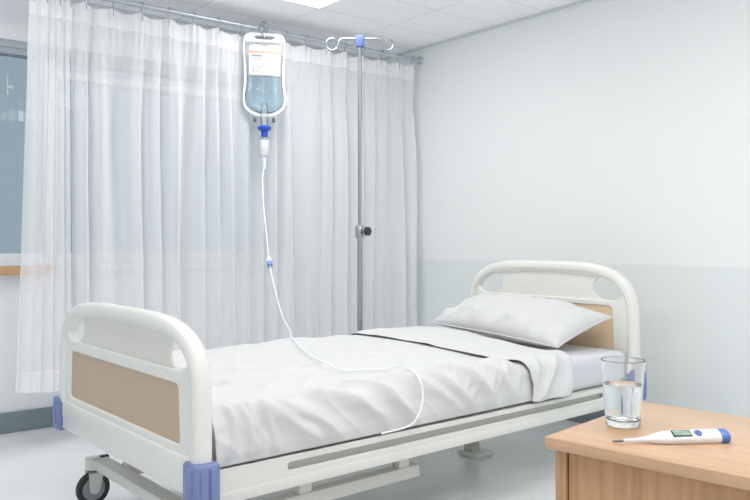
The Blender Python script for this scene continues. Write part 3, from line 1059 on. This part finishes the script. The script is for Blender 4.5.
def pouch(loop_fn, zlo, zhi, bulge, off=0.0, n=24):
    """pillow-like solid filling part of the bag between two heights"""
    L = loop_fn
    def half(z):
        xs = []
        for i in range(len(L)):
            a, b = L[i], L[(i + 1) % len(L)]
            if (a[1] - z) * (b[1] - z) <= 0 and abs(a[1] - b[1]) > 1e-9:
                t = (z - a[1]) / (b[1] - a[1]); xs.append(abs(a[0] + (b[0] - a[0]) * t))
        return max(xs) if xs else 0.0
    bm = bmesh.new(); rings = []
    zt, zb_ = max(p[1] for p in L), min(p[1] for p in L)
    for j in range(n + 1):
        z = zlo + (zhi - zlo) * j / n
        hw = max(0.004, half(z) - 0.001)
        v = (z - zb_) / (zt - zb_)
        th = max(0.0015, bulge * max(0, math.sin(math.pi * min(1, max(0, v)) ** 0.8)) ** 0.6 - off)
        ring = []
        for k in range(32):
            a = 2 * math.pi * k / 32
            c, s = math.cos(a), math.sin(a)
            ring.append(bm.verts.new((hw * math.copysign(abs(c) ** 0.85, c), th * math.copysign(abs(s) ** 1.1, s), z)))
        rings.append(ring)
    for A, B in zip(rings, rings[1:]):
        for k in range(32):
            bm.faces.new((A[k], A[(k + 1) % 32], B[(k + 1) % 32], B[k]))
    bm.faces.new(rings[0][::-1]); bm.faces.new(rings[-1])
    return bm

OL, IL = bag_outline(0.0), [(a, min(b, -0.052)) for a, b in bag_outline(-0.017)]
IL = [p for i, p in enumerate(IL) if p != IL[i - 1]]
slotL = round_poly([(-0.035, -0.008), (0.035, -0.008), (0.028, -0.030), (-0.028, -0.030)], 0.008, 4)
hang = round_poly([(-0.060, -0.016), (0.060, -0.016), (0.045, -0.036), (-0.045, -0.036)], 0.008, 4)
BAG = Matrix(((1, 0, 0, 0), (0, 0, -1, 0), (0, 1, 0, 0), (0, 0, 0, 1)))
plate('seam', [OL, IL, hang], 0.004, M['seam'], BAG, (0, 0, 0), drip, 0.001)
bulge = pouch(IL, min(p[1] for p in IL) + 0.002, -0.054, 0.026)
obj('pouch', bulge, M['film'], drip, 60)
obj('fluid', pouch(IL, min(p[1] for p in IL) + 0.004, -0.245, 0.026, 0.0022), M['saline'], drip, 60)
# the printed label
def lab_rect(bm, x0, x1, z0, z1, lift):
    n = 8
    for i in range(n):
        a, b = x0 + (x1 - x0) * i / n, x0 + (x1 - x0) * (i + 1) / n
        ya, yb = [-(0.0255 * (1 - (q / 0.11) ** 2 * 0.55) + lift) for q in (a, b)]
        vv = [bm.verts.new(p) for p in ((a, ya, z0), (b, yb, z0), (b, yb, z1), (a, ya, z1))]
        bm.faces.new(vv)
bm = bmesh.new()
for i in range(28):                       # its top edge rises in two rounded humps
    q = -0.086 + 0.172 * (i + 0.5) / 28
    hump = max(math.cos((q + 0.045) / 0.045 * 1.2), math.cos((q - 0.042) / 0.045 * 1.2), 0.0)
    lab_rect(bm, q - 0.00308, q + 0.00308, -0.238, -0.094 + 0.022 * hump, 0.0006)
lab = obj('label', bm, M['label'], drip, 60)
bm = bmesh.new(); lab_rect(bm, -0.094, 0.094, -0.122, -0.104, 0.0014); obj('label_band', bm, M['pink'], lab, 60)
bm = bmesh.new()
random.seed(11)
x = -0.072
for w in (0.009, 0.007, 0.010, 0.006, 0.008, 0.009, 0.008):
    lab_rect(bm, x, x + w * 0.8, -0.140, -0.128, 0.0020); x += w
obj('label_heading', bm, M['ink'], lab, 60)
bm = bmesh.new()
for k, z in enumerate((-0.152, -0.166, -0.178, -0.190, -0.202, -0.214, -0.226)):
    x = -0.072
    while x < (0.055 if k % 3 else 0.03):
        w = random.uniform(0.006, 0.018)
        lab_rect(bm, x, min(0.062, x + w), z, z + 0.0048, 0.0020); x += w + 0.004
obj('label_text', bm, M['ink_pale'], lab, 60)
bm = bmesh.new()
for z in (-0.135, -0.155, -0.175, -0.195, -0.215, -0.235):
    lab_rect(bm, 0.090, 0.100, z, z + 0.006, 0.0020)
obj('volume_marks', bm, M['ink'], drip, 60)
# hook over the rail (a carabiner shaped ring)
ring = empty('hanging_hook', (0, 0, 0)); ring.parent = drip
P = [(0.0, 0, -0.036), (0.010, 0, -0.016), (0.022, 0, 0.022), (0.019, 0, 0.046), (0, 0, 0.058), (-0.019, 0, 0.046), (-0.022, 0, 0.022), (-0.010, 0, -0.016)]
tube('ring', smooth_path(P, 6, True), 0.0045, M['dark_steel'], ring, 10, True)
ring.location = (0, 0, 0.004)
ring.rotation_euler = (0, 0, 0.27)
P = [(0, 0.028 + 0.0160 * math.sin(math.radians(q)), 0.028 + 0.0160 * math.cos(math.radians(q))) for q in range(130, -51, -20)]
P += [(0, 0.006, 0.0440), (0, 0.0, 0.0490), (0, -0.006, 0.0535), (0, -0.009, 0.062)]
clip = tube('rail_clip', smooth_path([Matrix.Rotation(0.47, 3, 'Z') @ Vector(p) for p in P], 5), 0.0022, M['steel'], drip, 8)
bm = bmesh.new(); add_lathe(bm, [(0, -0.036), (0.008, -0.036), (0.009, -0.03), (0.009, -0.018), (0, -0.016)], 16)
obj('hook_ferrule', bm, M['dark_steel'], ring)
# ports
lathe('outlet_port', [(0, -0.39), (0.012, -0.39), (0.020, -0.42), (0.022, -0.455), (0.021, -0.50), (0.020, -0.520), (0, -0.520)], M['film'], drip, 24)
for s in (-1, 1):
    lathe('port_plug', [(0, -0.474), (0.006, -0.474), (0.009, -0.481), (0.009, -0.497), (0.005, -0.502), (0, -0.502)], M['nub'], drip, 14, (s * 0.052, 0, 0.0))
lathe('spike_flange', [(0, -0.518), (0.014, -0.518), (0.034, -0.524), (0.040, -0.532), (0.036, -0.545), (0.020, -0.550), (0.019, -0.580), (0.012, -0.586), (0, -0.586)], M['cap_blue'], drip, 28)
ch = lathe('drip_chamber', [(0, -0.590), (0.030, -0.590), (0.031, -0.600), (0.027, -0.640), (0.025, -0.684), (0.018, -0.694), (0, -0.694)], M['seam'], drip, 28)
lathe('chamber_ring', [(0.0, -0.5875), (0.032, -0.5875), (0.033, -0.5945), (0.032, -0.600), (0.0, -0.600)], M['ink_pale'], ch, 28)
lathe('chamber_outlet', [(0, -0.690), (0.011, -0.690), (0.010, -0.755), (0.006, -0.762), (0, -0.762)], M['tubing'], drip, 18)

# the tube, in room coordinates, brought into the bag's frame
dm = Matrix.Translation((BX, BY, BZ)) @ Matrix.Rotation(-0.47, 4, 'Z')
di = dm.inverted()
bedm = Matrix.Rotation(TILT, 4, 'Z')
tp = [dm @ Vector((0, 0, -0.755))] + [Vector(p) for p in [(1.268, 1.83, 1.318), (1.236, 1.77, 1.22), (1.196, 1.687, 1.108), (1.142, 1.57, 0.975), (1.089, 1.458, 0.865), (1.029, 1.306, 0.735), (0.979, 1.163, 0.629), (0.946, 1.045, 0.572)]]
TR = 0.0031
LIE = [(0.893, 0.892, 0.53), (0.845, 0.790, 0.53), (0.784, 0.666, 0.53), (0.712, 0.500, 0.52), (0.676, 0.390, 0.51), (0.678, 0.324, 0.51), (0.694, 0.284, 0.50), (0.728, 0.262, 0.50), (0.780, 0.250, 0.50), (0.822, 0.230, 0.50),
       (0.842, 0.190, 0.50), (0.832, 0.130, 0.50), (0.806, 0.060, 0.50), (0.790, 0.010, 0.465), (0.781, 0.005, 0.440), (0.757, 0.0, 0.408), (0.725, 0.0, 0.380), (0.675, 0.0, 0.368), (0.62, 0.0, 0.364)]
_tab = [(k / 900, at1(k / 900)[0]) for k in range(901)]
xs = []
for a, b, z in LIE:                      # where each point lies along the cross-section of the cover
    v = min(_tab, key=lambda e: (e[1].y - b) ** 2 + (e[1].z - z) ** 2)[0]
    xs.append((a, v, 0))
xs = smooth_path(xs, 10)
hts = []
for x, v, _ in xs:
    hts.append(max(d_main(0, v + dv, x + dx, (v + dv) * L1)[0] for dx in (-0.02, -0.01, 0, 0.01, 0.02) for dv in (-0.012, -0.006, 0, 0.006, 0.012)))
n_ = len(hts)
hts = [max(hts[max(0, i - 9):i + 10]) for i in range(n_)]
for _ in range(2):
    hts = [sum(hts[max(0, i - 7):i + 8]) / len(hts[max(0, i - 7):i + 8]) for i in range(n_)]
TL = []
for (x, v, _), h in zip(xs, hts):
    p, n = at1(v)
    TL.append(bedm @ (Vector((x, p.y, p.z)) + n * (h + TR + 0.0012)))
TP = smooth_path(tp + [bedm @ Vector((0.930, 0.948, TL[0].z + 0.004))] + TL[:1], 10)[:-1] + TL
tube('drip_tube', [di @ p for p in TP], TR, M['tubing'], drip, 10)
i0 = min(range(len(TP)), key=lambda i: abs(TP[i].z - 0.862) + (0 if TP[i].y > 1.0 else 9))
d = (TP[i0 + 3] - TP[i0 - 3]).normalized()
cl = tube('roller_clamp', [di @ (TP[i0] - d * 0.034), di @ (TP[i0] - d * 0.012), di @ (TP[i0] + d * 0.002)], [0.008, 0.013, 0.013], M['tubing'], drip, 16)
tag(tube('clamp_wheel', [di @ (TP[i0] + d * 0.002), di @ (TP[i0] + d * 0.03)], 0.0145, M['clamp_blue'], cl, 16), 'pale blue wheel')

# ------------------------------------------------------------------ bedside cabinet
TZ = 0.64
cab = empty('bedside_cabinet', (0.128, -1.033, 0), 0.135)
tag(cab, 'light wooden bedside cabinet in the near right corner', 'cabinet')
# local frame: x away from the camera-left corner, -y along the front
DX, DY = 0.386, 0.52
bm = bmesh.new(); add_box(bm, (0, -DY, TZ - 0.021), (DX, 0, TZ), 0.004, 3)
obj('cabinet_top', bm, M['top_wood'], cab)
bm = bmesh.new()
add_box(bm, (0.012, -0.034, 0.0), (0.045, -0.014, TZ - 0.021), 0.002)
add_box(bm, (0.012, -DY + 0.014, 0.0), (0.045, -DY + 0.034, TZ - 0.021), 0.002)
add_box(bm, (0.012, -DY + 0.034, 0.0), (0.045, -0.034, 0.06), 0.002)
add_box(bm, (0.045, -DY + 0.014, 0.05), (DX - 0.014, -0.014, TZ - 0.021), 0.002)
add_box(bm, (0.05, -0.04, 0.0), (DX - 0.02, -0.02, 0.06), 0.002)
obj('carcass', bm, M['side_wood'], cab)
bm = bmesh.new(); add_box(bm, (0.016, -DY + 0.037, 0.063), (0.042, -0.0372, TZ - 0.023), 0.002)
obj('door', bm, M['side_wood'], cab)

# ------------------------------------------------------------------ glass of water
GX, GY = 0.300, -1.072
tum = empty('water_glass', (GX, GY, TZ))
tag(tum, 'clear tumbler half full of water standing on the wooden cabinet', 'glass')
gh, rt, rb, wall_t = 0.118, 0.0385, 0.0300, 0.0016
prof = [(0, 0.0), (rb - 0.003, 0.0), (rb, 0.003)]
for k in range(1, 9):
    t = k / 8
    prof.append((rb + (rt - rb) * t, 0.003 + (gh - 0.004) * t))
prof = prof[:-1] + [(rt - 0.0002, gh - 0.0025), (rt, gh - 0.0010), (rt - 0.0002, gh - 0.0004), (rt - wall_t * 0.5, gh), (rt - wall_t + 0.0002, gh - 0.0004), (rt - wall_t, gh - 0.0010), (rt - wall_t - 0.0002, gh - 0.0025)]
for k in range(1, 8):
    t = 1 - k / 8
    prof.append((rb + (rt - rb) * t - wall_t, 0.003 + (gh - 0.004) * t))
prof += [(rb - 0.0005, 0.0135), (rb - 0.006, 0.0115), (0, 0.0115)]
lathe('tumbler', prof, M['glass'], tum, 64, smooth=50)
wl = 0.074
ri = lambda z: rb + (rt - rb) * ((z - 0.003) / (gh - 0.004)) - wall_t - 0.0003
lathe('water', [(0, 0.0119), (rb - 0.0065, 0.0119), (rb - 0.0012, 0.0140), (ri(0.03), 0.03), (ri(0.055), 0.055), (ri(wl), wl), (ri(wl) - 0.002, wl - 0.0005), (0, wl - 0.0005)], M['water'], tum, 64, smooth=50)

# ------------------------------------------------------------------ thermometer
A = Vector((0.173, -1.135, TZ)); B = Vector((0.337, -1.243, TZ))
ang = math.atan2(B.y - A.y, B.x - A.x)
LEN = (B - A).length
th = empty('thermometer', A + Vector((0, 0, 0.0022)), ang)
th.rotation_euler = (math.radians(-30) * -1, 0, ang)
tag(th, 'white digital thermometer with blue cap lying beside the water glass', 'thermometer')
def loft(bm, secs, seg=24, pw=0.7):
    rings = []
    for x, w, h, zc in secs:
        w, h, zc = w * 1.22, h * 1.52, zc * 1.52
        ring = []
        for k in range(seg):
            a = 2 * math.pi * k / seg
            c, s = math.cos(a), math.sin(a)
            ring.append(bm.verts.new((x, w * math.copysign(abs(c) ** pw, c), zc + h * math.copysign(abs(s) ** pw, s))))
        rings.append(ring)
    for P_, Q in zip(rings, rings[1:]):
        for k in range(seg):
            bm.faces.new((P_[k], P_[(k + 1) % seg], Q[(k + 1) % seg], Q[k]))
    bm.faces.new(rings[0][::-1]); bm.faces.new(rings[-1])
s_ = LEN / 0.19
bm = bmesh.new()
loft(bm, [(0.018, 0.0017, 0.0017, 0.0024), (0.040, 0.0024, 0.0022, 0.0028), (0.058, 0.0040, 0.0030, 0.0036), (0.074, 0.0072, 0.0042, 0.0046), (0.088, 0.0094, 0.0050, 0.0052), (0.110, 0.0100, 0.0054, 0.0055), (0.150, 0.0102, 0.0056, 0.0057), (LEN - 0.017, 0.0102, 0.0056, 0.0057)])
obj('thermometer_body', bm, M['thermo_white'], th, 40)
bm = bmesh.new()
loft(bm, [(0.0, 0.0006, 0.0006, 0.0022), (0.0015, 0.0014, 0.0014, 0.0022), (0.005, 0.0017, 0.0017, 0.0022), (0.0185, 0.0017, 0.0017, 0.0023)], 16, 1.0)
obj('metal_tip', bm, M['dark_steel'], th, 50)
bm = bmesh.new()
loft(bm, [(LEN - 0.0172, 0.0104, 0.0058, 0.0058), (LEN - 0.006, 0.0104, 0.0058, 0.0058), (LEN - 0.002, 0.0092, 0.0050, 0.0058), (LEN, 0.0066, 0.0036, 0.0058)])
tag(obj('end_cap', bm, M['thermo_blue'], th, 40), 'blue end cap')
bm = bmesh.new(); add_box(bm, (0.098, -0.0066, 0.0154), (0.130, 0.0066, 0.0177), 0.0006)
dsp = obj('display', bm, M['lcd_frame'], th)
bm = bmesh.new(); add_box(bm, (0.0998, -0.0050, 0.0166), (0.1282, 0.0050, 0.0180), 0.0002)
obj('screen', bm, M['lcd'], dsp)
bt = lathe('button', [(0, 0.0154), (0.0066, 0.0154), (0.0066, 0.0178), (0.0058, 0.0183), (0, 0.0184)], M['thermo_blue'], th, 28, (0.142, 0, 0))
bm = bmesh.new()
add_sweep(bm, [(0.142 + 0.0022 * math.cos(a), 0.0022 * math.sin(a), 0.0185) for a in [math.radians(40 + q * 28) for q in range(11)]], 0.0004, 6)
add_sweep(bm, [(0.1438, 0, 0.0185), (0.142, 0, 0.0185)], 0.0004, 6)
obj('power_symbol', bm, M['lcd_frame'], bt)
